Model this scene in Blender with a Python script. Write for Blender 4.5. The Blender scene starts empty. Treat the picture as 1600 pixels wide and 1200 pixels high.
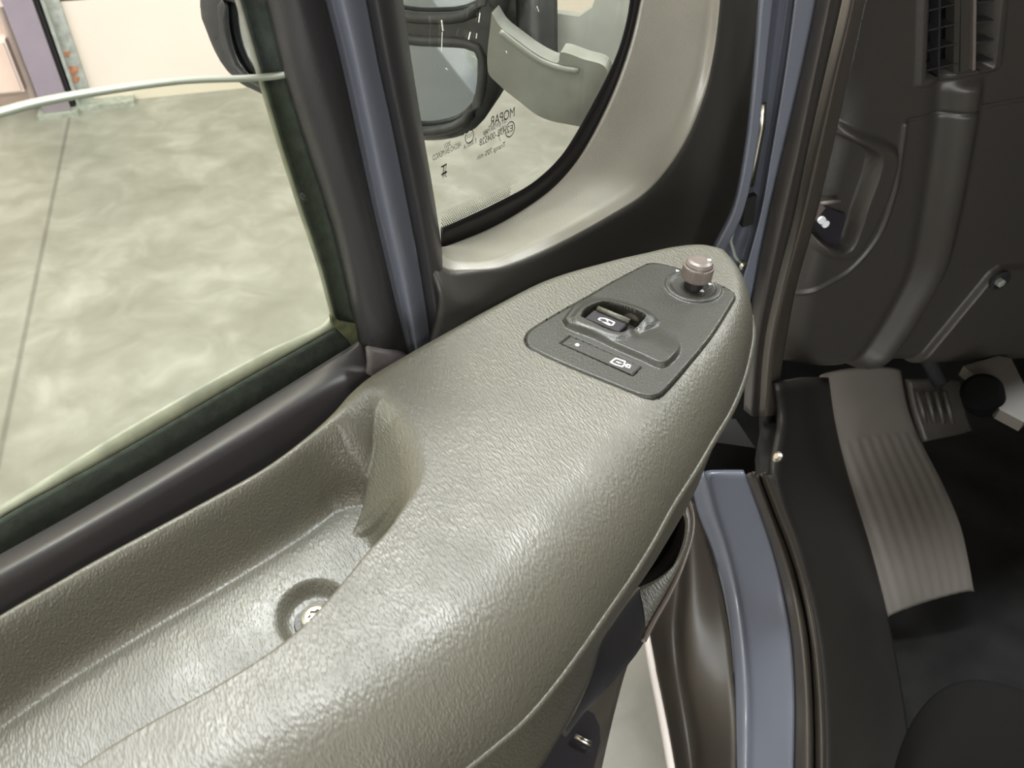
import bpy, math, random
import numpy as np
from mathutils import Matrix, Vector
random.seed(4)
sc = bpy.context.scene
col = sc.collection

# ------------------------------------------------------------------ camera
FPX = 1202.0
def _c(px, py): return np.array([(px-800)/FPX, -(py-600)/FPX, -1.0])
_D = _c(750, 1960); _D /= np.linalg.norm(_D)              # straight down
_F = _c(2150, -412); _F -= _D*(_F@_D); _F /= np.linalg.norm(_F)   # along the door, towards the hinge
_Z = -_D; _Y = _F; _X = np.cross(_Y, _Z)
RW = np.array([_X, _Y, _Z])
CAM = np.array([0.0, 0.0, 1.65])
cam_d = bpy.data.cameras.new('camera'); cam = bpy.data.objects.new('camera', cam_d); col.objects.link(cam)
cam_d.sensor_width = 36; cam_d.lens = 36*FPX/1600; cam_d.clip_start = 0.01; cam_d.clip_end = 100
cam_d.dof.use_dof = True; cam_d.dof.focus_distance = 0.50; cam_d.dof.aperture_fstop = 16.0
M4 = Matrix([list(RW[i])+[CAM[i]] for i in range(3)]+[[0, 0, 0, 1]])
cam.matrix_world = M4
sc.camera = cam
# ------------------------------------------------------------------ world, exposure, big lights
w = bpy.data.worlds.new('world'); sc.world = w; w.use_nodes = True
w.node_tree.nodes['Background'].inputs[0].default_value = (1, 0.96, 0.92, 1)
w.node_tree.nodes['Background'].inputs[1].default_value = 0.3
sc.view_settings.view_transform = 'Standard'; sc.view_settings.look = 'None'
sc.view_settings.exposure = 0.0; sc.view_settings.gamma = 1.0
FILL = 290.0            # watts of the added fill light behind the camera
LIGHT = 165.0          # watts of one ceiling lamp
WARM = (1.0, 0.95, 0.86)
# frame of the garage: wall runs along WD, WN points into the garage
WD = np.array([0.477, 0.879, 0.0]); WD /= np.linalg.norm(WD)
WN = np.array([WD[1], -WD[0], 0.0])
WP = np.array([-4.20, 1.95, 0.0])
def gp(a, n, z=0.0): return WP + WD*a + WN*n + np.array([0, 0, z])
# frame of the van body seen past the open door
TH = math.radians(55)
BU = np.array([math.cos(TH), math.sin(TH), 0.0]); BV = np.array([-math.sin(TH), math.cos(TH), 0.0])
BH = np.array([-0.13, 0.50, 0.0])
def bp(u, v, z): return BH + BU*u + BV*v + np.array([0, 0, z])

# ------------------------------------------------------------------ points
def ray(px, py): return RW @ _c(px, py)
def Z_(px, py, z): r = ray(px, py); return CAM + r*((z-CAM[2])/r[2])
def X_(px, py, x): r = ray(px, py); return CAM + r*((x-CAM[0])/r[0])
def Y_(px, py, y): r = ray(px, py); return CAM + r*((y-CAM[1])/r[1])
def D_(px, py, d): return CAM + ray(px, py)*d
def V_(px, py, v):
    r = ray(px, py); return CAM + r*((v-(CAM-BH)@BV)/(r@BV))
def PL_(px, py, o, n):
    r = ray(px, py); return CAM + r*(((o-CAM)@n)/(r@n))

# ------------------------------------------------------------------ materials
def mat(name, color, rough=0.5, metal=0.0, spec=0.5, grain=0, gscale=900, gdist=0.0003, mottled=0, mscale=30, coat=0, emit=None, streak=False):
    m = bpy.data.materials.new(name); m.use_nodes = True
    nt = m.node_tree; b = nt.nodes['Principled BSDF']
    b.inputs['Base Color'].default_value = (*color, 1)
    b.inputs['Roughness'].default_value = rough; b.inputs['Metallic'].default_value = metal
    b.inputs['Specular IOR Level'].default_value = spec
    if coat: b.inputs['Coat Weight'].default_value = coat; b.inputs['Coat Roughness'].default_value = 0.08
    if emit: b.inputs['Emission Color'].default_value = (*emit[0], 1); b.inputs['Emission Strength'].default_value = emit[1]
    tc = nt.nodes.new('ShaderNodeTexCoord')
    if mottled:
        n = nt.nodes.new('ShaderNodeTexNoise'); n.inputs['Scale'].default_value = mscale; n.inputs['Detail'].default_value = 5
        nt.links.new(tc.outputs['Object'], n.inputs['Vector'])
        r = nt.nodes.new('ShaderNodeMapRange'); r.inputs[1].default_value = .3; r.inputs[2].default_value = .7
        r.inputs[3].default_value = 1-mottled; r.inputs[4].default_value = 1+mottled
        nt.links.new(n.outputs['Fac'], r.inputs[0])
        mx = nt.nodes.new('ShaderNodeVectorMath'); mx.operation = 'SCALE'; mx.inputs[0].default_value = color
        nt.links.new(r.outputs[0], mx.inputs['Scale']); nt.links.new(mx.outputs[0], b.inputs['Base Color'])
        r2 = nt.nodes.new('ShaderNodeMapRange'); r2.inputs[1].default_value = .3; r2.inputs[2].default_value = .7
        r2.inputs[3].default_value = min(1, rough+.06); r2.inputs[4].default_value = max(.03, rough-.06)
        nt.links.new(n.outputs['Fac'], r2.inputs[0]); nt.links.new(r2.outputs[0], b.inputs['Roughness'])
    if grain:
        v = nt.nodes.new('ShaderNodeTexVoronoi'); v.feature = 'SMOOTH_F1'; v.inputs['Scale'].default_value = gscale
        mp = nt.nodes.new('ShaderNodeMapping'); mp.inputs['Scale'].default_value = (1.25, 0.7, 1); mp.inputs['Rotation'].default_value = (0, 0, .5)
        if streak: mp.vector_type = 'TEXTURE'; mp.inputs['Scale'].default_value = (3.2, 1.2, 1.6); mp.inputs['Rotation'].default_value = (0, 0, -.37)
        nz = nt.nodes.new('ShaderNodeTexNoise'); nz.inputs['Scale'].default_value = gscale*.55; nz.inputs['Detail'].default_value = 2
        nt.links.new(tc.outputs['Object'], mp.inputs[0]); nt.links.new(mp.outputs[0], v.inputs['Vector']); nt.links.new(mp.outputs[0], nz.inputs['Vector'])
        ad = nt.nodes.new('ShaderNodeMath'); ad.operation = 'ADD'
        nt.links.new(v.outputs['Distance'], ad.inputs[0]); nt.links.new(nz.outputs['Fac'], ad.inputs[1])
        bm = nt.nodes.new('ShaderNodeBump'); bm.inputs['Strength'].default_value = grain; bm.inputs['Distance'].default_value = gdist
        nt.links.new(ad.outputs[0], bm.inputs['Height']); nt.links.new(bm.outputs[0], b.inputs['Normal'])
    return m
def glass_mat(name, tint, refl=1.0):
    m = bpy.data.materials.new(name); m.use_nodes = True; nt = m.node_tree; nt.nodes.clear()
    o = nt.nodes.new('ShaderNodeOutputMaterial'); t = nt.nodes.new('ShaderNodeBsdfTransparent'); g = nt.nodes.new('ShaderNodeBsdfGlossy')
    mx = nt.nodes.new('ShaderNodeMixShader'); geo = nt.nodes.new('ShaderNodeNewGeometry')
    dt = nt.nodes.new('ShaderNodeVectorMath'); dt.operation = 'DOT_PRODUCT'
    nt.links.new(geo.outputs['Normal'], dt.inputs[0]); nt.links.new(geo.outputs['Incoming'], dt.inputs[1])
    def mth(op, a, b=None):
        n = nt.nodes.new('ShaderNodeMath'); n.operation = op
        for i, v in enumerate((a, b)):
            if v is None: continue
            if isinstance(v, (int, float)): n.inputs[i].default_value = v
            else: nt.links.new(v, n.inputs[i])
        return n
    ab = mth('ABSOLUTE', dt.outputs['Value']); om = mth('SUBTRACT', 1.0, ab.outputs[0]); p5 = mth('POWER', om.outputs[0], 5.0)
    f = mth('MULTIPLY_ADD', p5.outputs[0], .96); f.inputs[2].default_value = .04
    ml = nt.nodes.new('ShaderNodeMath'); ml.operation = 'MULTIPLY'; ml.inputs[1].default_value = refl
    t.inputs[0].default_value = (*tint, 1); g.inputs['Roughness'].default_value = 0.02
    nt.links.new(f.outputs[0], ml.inputs[0]); nt.links.new(ml.outputs[0], mx.inputs[0])
    nt.links.new(t.outputs[0], mx.inputs[1]); nt.links.new(g.outputs[0], mx.inputs[2]); nt.links.new(mx.outputs[0], o.inputs[0])
    return m
M = dict(
    arm=mat('grained_grey_plastic', (.083, .078, .058), .45, spec=.75, grain=.8, gscale=1500, gdist=.00034, streak=True, mottled=.08, mscale=40),
    panel=mat('smooth_dark_plastic', (.03, .03, .024), .42, grain=.4, gscale=1100, mottled=.15, mscale=60),
    trim=mat('black_trim', (.026, .025, .026), .38, grain=.2, gscale=1400),
    sail=mat('dark_grey_trim', (.27, .255, .215), .36, spec=.7, grain=.3, gscale=1300, mottled=.1, mscale=14),
    black=mat('black', (.006, .006, .006), .6), void=mat('shade_and_stopper_black', (.003, .003, .003), .9, spec=.08),  # void: pull cup's shade put into the colour, also the stopper's own black
    gloss=mat('gloss_black', (.022, .02, .024), .36), belt=mat('belt_plastic', (.042, .038, .04), .45, mottled=.1, mscale=40), dusty=mat('dusty_trim', (.085, .072, .072), .55, mottled=.35, mscale=60),
    seal=mat('felt_seal', (.016, .022, .017), .8, grain=.6, gscale=1600, mottled=.4, mscale=160),
    lip=mat('grey_seal_lip', (.22, .22, .18), .6, mottled=.2, mscale=80),
    blue=mat('blue_paint', (.13, .14, .17), .3, coat=.6),
    dash=mat('dash_plastic', (.04, .036, .031), .42, grain=.35, gscale=900),
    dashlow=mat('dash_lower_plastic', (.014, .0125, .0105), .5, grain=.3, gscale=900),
    corner=mat('dusty_seal_corner', (.09, .095, .05), .7, mottled=.5, mscale=120),
    base=mat('mirror_base_plastic', (.22, .22, .19), .5, mottled=.12, mscale=30),
    sailface=mat('sail_panel_plastic', (.042, .039, .034), .45, grain=.2, gscale=1300),
    rubber=mat('rubber_seal', (.04, .035, .032), .42),
    knob=mat('knob_plastic', (.15, .125, .11), .36, grain=.2, gscale=1500),
    white=mat('white_print', (.85, .87, .9), .5),
    steel=mat('steel', (.55, .53, .45), .28, metal=1),
    mat_=mat('floor_mat', (.007, .0068, .0065), .9, spec=.2, grain=.6, gscale=300, mottled=.3, mscale=20),
    foot=mat('footrest_plastic', (.115, .103, .09), .6, mottled=.1, mscale=12),
    clad=mat('brown_grey_cladding', (.052, .044, .035), .4, mottled=.12, mscale=12),
    pale=mat('edge_reflection', (.72, .66, .62), .4),
    housing=mat('mirror_housing', (.035, .035, .034), .5, mottled=.25, mscale=80),
    bracket=mat('mirror_bracket', (.19, .19, .165), .5, mottled=.15, mscale=40),
    mirror=mat('mirror_surface', (.62, .66, .66), .04, metal=1),
    ink=mat('ink', (.02, .025, .025), .6),
    frit=mat('frit_black', (.012, .011, .011), .35),
    fleck=mat('dirt_fleck', (.8, .8, .72), .7),
    gglass=glass_mat('green_glass', (.965, .98, .925), .9),
    qglass=glass_mat('quarter_glass_clear', (.965, .98, .95), 1.4),
    wallw=mat('white_door_paint', (.56, .50, .43), .6, mottled=.04, mscale=2),
    wallb=mat('pinkish_wall', (.55, .43, .36), .7, mottled=.08, mscale=3),
    wallo=mat('off_white_wall', (.62, .58, .50), .8),
    ceil=mat('ceiling_paint', (.6, .58, .54), .9),
    post=mat('purple_grey_paint', (.20, .17, .20), .5, mottled=.06, mscale=8),
    galv=mat('galvanised', (.30, .32, .29), .5, metal=.2, mottled=.25, mscale=30),
    rust=mat('rust_orange', (.36, .16, .08), .8, mottled=.3, mscale=60),
    pipe=mat('pink_pipe', (.72, .60, .54), .5),
    edge=mat('ground_glass_edge', (.30, .32, .27), .35), seatf=mat('seat_fabric', (.008, .0075, .007), .95, spec=.1),
    fill_glow=mat('fill_panel_glow', (.8, .85, .9), .3, emit=((.93, .97, 1.0), 3.0)),
    lamp=mat('lamp_tube', (1, 1, 1), .5, emit=((1, .96, .9), 6.0)),
    stripe=mat('carpet_edge', (.30, .20, .16), .6),
)
# concrete floor: mottled with one saw-cut joint
def concrete():
    m = bpy.data.materials.new('concrete'); m.use_nodes = True; nt = m.node_tree; b = nt.nodes['Principled BSDF']
    b.inputs['Roughness'].default_value = .45
    tc = nt.nodes.new('ShaderNodeTexCoord')
    n1 = nt.nodes.new('ShaderNodeTexNoise'); n1.inputs['Scale'].default_value = 1.7; n1.inputs['Detail'].default_value = 8; n1.inputs['Roughness'].default_value = .62; n1.inputs['Distortion'].default_value = .5
    n2 = nt.nodes.new('ShaderNodeTexNoise'); n2.inputs['Scale'].default_value = 6; n2.inputs['Detail'].default_value = 6; n2.inputs['Distortion'].default_value = .8
    for n in (n1, n2): nt.links.new(tc.outputs['Object'], n.inputs['Vector'])
    mx = nt.nodes.new('ShaderNodeMath'); mx.operation = 'ADD'
    nt.links.new(n1.outputs['Fac'], mx.inputs[0]); nt.links.new(n2.outputs['Fac'], mx.inputs[1])
    r = nt.nodes.new('ShaderNodeValToRGB'); e = r.color_ramp
    e.elements[0].position = .3; e.elements[0].color = (.14, .139, .118, 1)
    e.elements[1].position = .7; e.elements[1].color = (.30, .30, .28, 1)
    k = e.elements.new(.5); k.color = (.205, .204, .182, 1)
    hf = nt.nodes.new('ShaderNodeMath'); hf.operation = 'MULTIPLY'; hf.inputs[1].default_value = .5
    nt.links.new(mx.outputs[0], hf.inputs[0]); nt.links.new(hf.outputs[0], r.inputs[0])
    A = Z_(105, 200, 0); B = Z_(2, 700, 0); dr = (B-A)/np.linalg.norm(B-A); nn = np.array([dr[1], -dr[0], 0])
    dt = nt.nodes.new('ShaderNodeVectorMath'); dt.operation = 'DOT_PRODUCT'; dt.inputs[1].default_value = nn
    nt.links.new(tc.outputs['Object'], dt.inputs[0])
    sb = nt.nodes.new('ShaderNodeMath'); sb.operation = 'SUBTRACT'; sb.inputs[1].default_value = float(A@nn); nt.links.new(dt.outputs['Value'], sb.inputs[0])
    ab = nt.nodes.new('ShaderNodeMath'); ab.operation = 'ABSOLUTE'; nt.links.new(sb.outputs[0], ab.inputs[0])
    lt = nt.nodes.new('ShaderNodeMapRange'); lt.inputs[1].default_value = .004; lt.inputs[2].default_value = .012; lt.inputs[3].default_value = .62; lt.inputs[4].default_value = 1
    nt.links.new(ab.outputs[0], lt.inputs[0])
    sc_ = nt.nodes.new('ShaderNodeVectorMath'); sc_.operation = 'SCALE'
    nt.links.new(r.outputs[0], sc_.inputs[0]); nt.links.new(lt.outputs[0], sc_.inputs['Scale']); nt.links.new(sc_.outputs[0], b.inputs['Base Color'])
    return m
M['concrete'] = concrete()

# ------------------------------------------------------------------ objects
def thing(name, label, cat, loc=(0, 0, 0), group=None):
    o = bpy.data.objects.new(name, None); col.objects.link(o); o.location = loc; o.empty_display_size = .05
    o['label'] = label; o['category'] = cat
    if group: o['group'] = group
    return o
def link(name, me, m, parent=None, kind=None, label=None, smooth=True):
    o = bpy.data.objects.new(name, me); col.objects.link(o)
    me.materials.clear(); me.materials.append(M[m])
    if smooth: me.polygons.foreach_set('use_smooth', [True]*len(me.polygons))
    if parent is not None:
        o.parent = parent
        off = Vector(parent.location); p = parent.parent
        while p: off += Vector(p.location); p = p.parent
        if off.length > 0: me.transform(Matrix.Translation(-off))
    if kind: o['kind'] = kind
    if label: o['label'] = label
    return o
def mesh(name, V, F, m, parent=None, kind=None, label=None, smooth=True):
    me = bpy.data.meshes.new(name); me.from_pydata([tuple(map(float, v)) for v in V], [], [tuple(map(int, f)) for f in F]); me.update(); me.validate()
    return link(name, me, m, parent, kind, label, smooth)
class MB:
    def __init__(s): s.v = []; s.f = []
    def add(s, V, F):
        k = len(s.v); s.v += [np.array(v, float) for v in V]; s.f += [tuple(i+k for i in f) for f in F]; return s
    def box(s, o, a, b, c):
        o, a, b, c = map(np.array, (o, a, b, c)); V = [o+a*i+b*j+c*k for i in (0, 1) for j in (0, 1) for k in (0, 1)]
        return s.add(V, [(0, 1, 3, 2), (4, 6, 7, 5), (0, 4, 5, 1), (2, 3, 7, 6), (0, 2, 6, 4), (1, 5, 7, 3)])
    def tube(s, P, r, n=12):
        P = [np.array(p, float) for p in P]; rr = r if hasattr(r, '__len__') else [r]*len(P); rings = []
        for i, p in enumerate(P):
            t = P[min(i+1, len(P)-1)]-P[max(i-1, 0)]; t /= np.linalg.norm(t)
            a = np.cross(t, [0, 0, 1]) if abs(t[2]) < .9 else np.cross(t, [1, 0, 0]); a /= np.linalg.norm(a); b = np.cross(t, a)
            rings.append([p+rr[i]*(a*math.cos(q)+b*math.sin(q)) for q in np.arange(n)*2*math.pi/n])
        V = [v for q in rings for v in q]; F = []
        for i in range(len(P)-1):
            for j in range(n): F.append((i*n+j, i*n+(j+1) % n, (i+1)*n+(j+1) % n, (i+1)*n+j))
        F.append(tuple(range(n))[::-1]); F.append(tuple((len(P)-1)*n+j for j in range(n)))
        return s.add(V, F)
    def lathe(s, o, ax, prof, n=32, e=None, knurl=0, kr=None):
        o = np.array(o, float); ax = np.array(ax, float)/np.linalg.norm(ax)
        a = np.cross(ax, [0, 1, 0]); a /= np.linalg.norm(a); b = np.cross(ax, a); V = []; F = []
        for i, (r, h) in enumerate(prof):
            for j in range(n):
                q = j*2*math.pi/n; r2 = r*(1-knurl*(j % 2)) if (knurl and kr and kr[0] <= i <= kr[1]) else r
                V.append(o+ax*h+r2*(a*math.cos(q)+b*math.sin(q)))
        for i in range(len(prof)-1):
            for j in range(n): F.append((i*n+j, i*n+(j+1) % n, (i+1)*n+(j+1) % n, (i+1)*n+j))
        F.append(tuple(range(n))[::-1]); F.append(tuple((len(prof)-1)*n+j for j in range(n)))
        return s.add(V, F)
    def prism(s, pts, nvec):
        pts = [np.array(p, float) for p in pts]; n = len(pts); nv = np.array(nvec)
        return s.add(pts+[p+nv for p in pts], [tuple(range(n)), tuple(range(n, 2*n))[::-1]]+[(i, i+n, (i+1) % n+n, (i+1) % n) for i in range(n)])
    def build(s, name, m, parent=None, kind=None, label=None, smooth=False): return mesh(name, s.v, s.f, m, parent, kind, label, smooth)

def cr(P, n, closed=False):
    P = np.array(P, float); k = len(P)
    if k == 2: t = np.linspace(0, 1, n)[:, None]; return P[0]*(1-t)+P[1]*t
    L = np.concatenate([[0], np.cumsum(np.linalg.norm(np.diff(P, axis=0), axis=1))+1e-9*np.arange(1, k)])
    T = np.empty_like(P)
    T[1:-1] = (P[2:]-P[:-2])/(L[2:]-L[:-2])[:, None]; T[0] = (P[1]-P[0])/(L[1]-L[0]); T[-1] = (P[-1]-P[-2])/(L[-1]-L[-2])
    s = np.linspace(0, L[-1], n); i = np.clip(np.searchsorted(L, s, side='right')-1, 0, k-2)
    h = (L[i+1]-L[i]); u = ((s-L[i])/h)[:, None]; h = h[:, None]
    return P[i]*(2*u**3-3*u**2+1)+T[i]*h*(u**3-2*u**2+u)+P[i+1]*(-2*u**3+3*u**2)+T[i+1]*h*(u**3-u**2)
def up_(r, k=2.6): return [np.array(r[0])+(np.array(r[0])-np.array(r[1]))*k]+list(r)
def dn_(r, k=1.6): return list(r)+[np.array(r[-1])+(np.array(r[-1])-np.array(r[-2]))*k]
def surf(name, G, m, parent=None, thick=.003, kind=None, label=None, toward=None):
    """a sheet G[a,b,3] with real thickness behind it"""
    G = np.array(G); a, b = G.shape[:2]
    du = np.gradient(G, axis=0); dv = np.gradient(G, axis=1); N = np.cross(du, dv); N /= (np.linalg.norm(N, axis=2, keepdims=True)+1e-12)
    tw = CAM if toward is None else toward
    if np.sum(N*(tw-G)) < 0: N = -N; flip = True
    else: flip = False
    V = np.concatenate([G.reshape(-1, 3), (G-N*thick).reshape(-1, 3)])
    idx = np.arange(a*b).reshape(a, b); q = np.stack([idx[:-1, :-1], idx[1:, :-1], idx[1:, 1:], idx[:-1, 1:]], -1).reshape(-1, 4)
    if flip: q = q[:, ::-1]
    F = [tuple(x) for x in q]+[tuple(x[::-1]+a*b) for x in q]
    ring = list(idx[0, :])+list(idx[1:, -1])+list(idx[-1, :-1][::-1])+list(idx[1:-1, 0][::-1])
    for i in range(len(ring)):
        p, r = ring[i], ring[(i+1) % len(ring)]
        F.append((p, r, r+a*b, p+a*b) if not flip else (r, p, p+a*b, r+a*b))
    return mesh(name, V, F, m, parent, kind, label)
def loft(name, rails, m, parent=None, na=40, nc=12, bulge=0, thick=.003, linear=False, **k):
    R = np.array([cr(r, na) for r in rails])          # rails x na x 3
    if linear:
        tt = np.linspace(0, len(rails)-1, nc); i = np.minimum(tt.astype(int), len(rails)-2); f = (tt-i)[:, None, None]
        G = R[i]*(1-f)+R[i+1]*f
    else: G = np.stack([cr(R[:, j], nc) for j in range(na)], 1)
    if bulge:
        du = np.gradient(G, axis=0); dv = np.gradient(G, axis=1); N = np.cross(du, dv); N /= (np.linalg.norm(N, axis=2, keepdims=True)+1e-12)
        if np.sum(N*(CAM-G)) < 0: N = -N
        G = G+N*(bulge*np.sin(np.pi*np.linspace(0, 1, nc))[:, None, None])
    return surf(name, G, m, parent, thick, **k)
def seg_dist(P, poly, closed=True):
    """distance and nearest point from P[n,2] to a polyline"""
    poly = np.array(poly); best = np.full(len(P), 1e9); near = np.zeros_like(P)
    E = len(poly) if closed else len(poly)-1
    for i in range(E):
        a = poly[i]; b = poly[(i+1) % len(poly)]; ab = b-a; t = np.clip(((P-a)@ab)/(ab@ab+1e-15), 0, 1); q = a+t[:, None]*ab
        d = np.linalg.norm(P-q, axis=1); k = d < best; best[k] = d[k]; near[k] = q[k]
    return best, near
def seg_idx(P, poly):
    best = np.full(len(P), 1e9); near = np.zeros_like(P); ix = np.zeros(len(P), int)
    for i in range(len(poly)-1):
        a = poly[i]; ab = poly[i+1]-a; t = np.clip(((P-a)@ab)/(ab@ab+1e-15), 0, 1); q = a+t[:, None]*ab
        d = np.hypot(P[:, 0]-q[:, 0], P[:, 1]-q[:, 1]); k = d < best; best[k] = d[k]; near[k] = q[k]; ix[k] = i
    return best, near, ix
def inside(P, poly):
    poly = np.array(poly); r = np.zeros(len(P), bool); j = len(poly)-1
    for i in range(len(poly)):
        xi, yi = poly[i]; xj, yj = poly[j]
        c = ((yi > P[:, 1]) != (yj > P[:, 1])) & (P[:, 0] < (xj-xi)*(P[:, 1]-yi)/(yj-yi+1e-15)+xi); r ^= c; j = i
    return r
def ramp(x, e):
    x = np.clip(x, 0, 1); c = 1/(2*e*(1-e))
    return np.where(x < e, x*x*c, np.where(x > 1-e, 1-(1-x)**2*c, (x-e/2)/(1-e)))
def sdf(P, poly):
    d, n = seg_dist(P, poly); return np.where(inside(P, poly), d, -d)
def sm(x): x = np.clip(x, 0, 1); return x*x*(3-2*x)
def relief(name, O, e1, e2, n, outer, hfun, res, m, parent=None, holes=(), skirt=.01, kind=None, label=None):
    """height relief over a polygon in the plane (O,e1,e2), raised along n, with a skirt wall along its border"""
    O, e1, e2, n = map(np.array, (O, e1, e2, n)); outer = np.array(outer)
    lo = outer.min(0)-res; hi = outer.max(0)+res
    xs = np.arange(lo[0], hi[0]+res, res); ys = np.arange(lo[1], hi[1]+res, res)
    X, Y = np.meshgrid(xs, ys, indexing='ij'); P = np.stack([X.ravel(), Y.ravel()], 1)
    keep = np.ones(len(P), bool)
    for poly, sg in [(outer, 1)]+[(np.array(h), -1) for h in holes]:
        d, nr = seg_dist(P, poly); ins = inside(P, poly); s = np.where(ins, d, -d)*sg
        snap = (s < res*.5) & (s > -res*.75); keep &= (s > -res*.75)
        lay = (s >= res*.5) & (s < res*4.5); g = (P[lay]-nr[lay])/(d[lay][:, None]+1e-12); P[lay] = nr[lay]+g*(np.round(s[lay]/res)*res)[:, None]
        P[snap] = nr[snap]
    P[~keep] = outer.mean(0) if False else P[~keep]
    H = hfun(P)
    V = O+P[:, :1]*e1+P[:, 1:]*e2+H[:, None]*n
    idx = np.arange(len(P)).reshape(len(xs), len(ys))
    q = np.stack([idx[:-1, :-1], idx[1:, :-1], idx[1:, 1:], idx[:-1, 1:]], -1).reshape(-1, 4); q = q[keep[q].all(1)]
    used = np.unique(q); mp = -np.ones(len(P), int); mp[used] = np.arange(len(used)); q = mp[q]; V = V[used]
    ed = np.concatenate([q[:, [0, 1]], q[:, [1, 2]], q[:, [2, 3]], q[:, [3, 0]]]); key = np.sort(ed, 1); kk = key[:, 0]*len(V)+key[:, 1]
    u, inv, cnt = np.unique(kk, return_inverse=True, return_counts=True); be = ed[cnt[inv] == 1]
    bv = np.unique(be); m2 = -np.ones(len(V), int); m2[bv] = np.arange(len(bv))+len(V)
    V = np.concatenate([V, V[bv]-n*skirt]); F = [tuple(x) for x in q]+[(b, a, m2[a], m2[b]) for a, b in be]
    return mesh(name, V, F, m, parent, kind, label)
def text_mesh(mb, s, p0, p1, size, up, off, P_):
    """writing from pixel p0 to pixel p1 on the surface given by P_; up/off orient it in the place"""
    cu = bpy.data.curves.new('t', 'FONT'); cu.body = s; cu.size = 1
    o = bpy.data.objects.new('t', cu); col.objects.link(o)
    dg = bpy.context.evaluated_depsgraph_get(); me = bpy.data.meshes.new_from_object(o.evaluated_get(dg))
    A = P_(*p0); B = P_(*p1); xs = [v.co.x for v in me.vertices]; w_ = max(xs)
    e = (B-A)/w_; uu = up-e*((up@e)/(e@e)); uu = uu/np.linalg.norm(uu)*size
    mb.add([A+e*v.co.x+uu*v.co.y+off for v in me.vertices], [tuple(p.vertices) for p in me.polygons])
    bpy.data.objects.remove(o); bpy.data.curves.remove(cu); bpy.data.meshes.remove(me)

UP = np.array([0, 0, 1.0]); XI = np.array([1.0, 0, 0]); YI = np.array([0, 1.0, 0])
# ================================================================== garage
mb = MB(); mb.box(gp(-6, 0, -.1), WD*15, WN*12, UP*.1); mb.build('floor', 'concrete', kind='structure')
mb = MB(); mb.box(gp(-6, -.2, 0), WD*15, WN*.2, UP*4.6); mb.build('wall_left', 'wallb', kind='structure')
mb = MB(); mb.box(gp(-6.2, 0, 0), WD*.2, WN*12, UP*4.6); mb.build('wall_back', 'wallo', kind='structure')
mb = MB(); mb.box(gp(9, 0, 0), WD*.2, WN*12, UP*4.6); mb.build('wall_front', 'wallo', kind='structure')
mb = MB(); mb.box(gp(-6, 12, 0), WD*15, WN*.2, UP*4.6); mb.build('wall_right', 'wallo', kind='structure')
mb = MB(); mb.box(gp(-6, 0, 4.6), WD*15, WN*12, UP*.1); mb.build('ceiling', 'ceil', kind='structure')

def wall_pt(px, py, n=0.0):
    return PL_(px, py, WP+WN*n, WN)
def wa(px, py, n=0.0):
    p = wall_pt(px, py, n); return (p-WP)@WD, p[2]
# roll-up door of horizontal white panels
a0 = wa(128, 120, .03)[0]
mb = MB(); zz = 0.0
for k in range(8):
    mb.box(gp(a0, .03, zz), WD*4.2, WN*.035, UP*.50); zz += .512
mb.build('door_1', 'wallw', kind='structure')
mb = MB(); mb.box(gp(a0, .005, 0), WD*4.2, WN*.02, UP*4.1); mb.build('trim_1', 'wallb', kind='structure')
# painted steel column
aL, _ = wa(40, 100, .18); aR, _ = wa(86, 100, .18)
t = thing('steel_column', 'purple-grey painted steel column standing at the garage wall', 'column', gp((aL+aR)/2, .10, 0))
mb = MB(); mb.box(gp(aL, .05, 0), WD*(aR-aL), WN*.02, UP*4.55); mb.box(gp(aL, .17, 0), WD*(aR-aL), WN*.02, UP*4.55); mb.box(gp((aL+aR)/2-.01, .07, 0), WD*.02, WN*.10, UP*4.55)
mb.build('shaft', 'post', t)
mb = MB(); mb.box(gp(aL-.03, .02, 0), WD*(aR-aL+.06), WN*.2, UP*.02); mb.build('base_plate', 'galv', t)
# galvanised door track with rust
b0, _ = wa(92, 110, .12); b1, _ = wa(128, 110, .12)
t = thing('door_track', 'galvanised steel door track with rusty patches beside the column', 'track', gp((b0+b1)/2, .1, 0))
mb = MB(); mb.box(gp(b0+.03, .08, .0), WD*(b1-b0-.03), WN*.012, UP*4.0); mb.box(gp(b0+.03, .08, 0), WD*.015, WN*.07, UP*4.0); mb.box(gp(b1-.015, .05, .0), WD*.015, WN*.04, UP*4.0)
mb.build('rail', 'galv', t)
mb = MB(); mb.box(gp(b0, .09, 0), WD*.02, WN*.06, UP*4.0); mb.build('seal_strip', 'black', t)
mb = MB(); mb.box(gp(b0-.02, .03, 0), WD*(b1-b0+.22), WN*.13, UP*.025); mb.build('foot', 'galv', t)
for (px, py, s) in [(114, 110, .026), (105, 84, .016), (118, 124, .02)]:
    A, z = wa(px, py, .095); mb = MB(); mb.prism([gp(A+s*math.cos(q)*(1+.3*math.sin(3*q)), .093, z+s*.8*math.sin(q)) for q in np.linspace(0, 6.1, 12)], WN*.003)
    mb.build('rust_patch', 'rust', t, label='orange rust patch')
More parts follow.
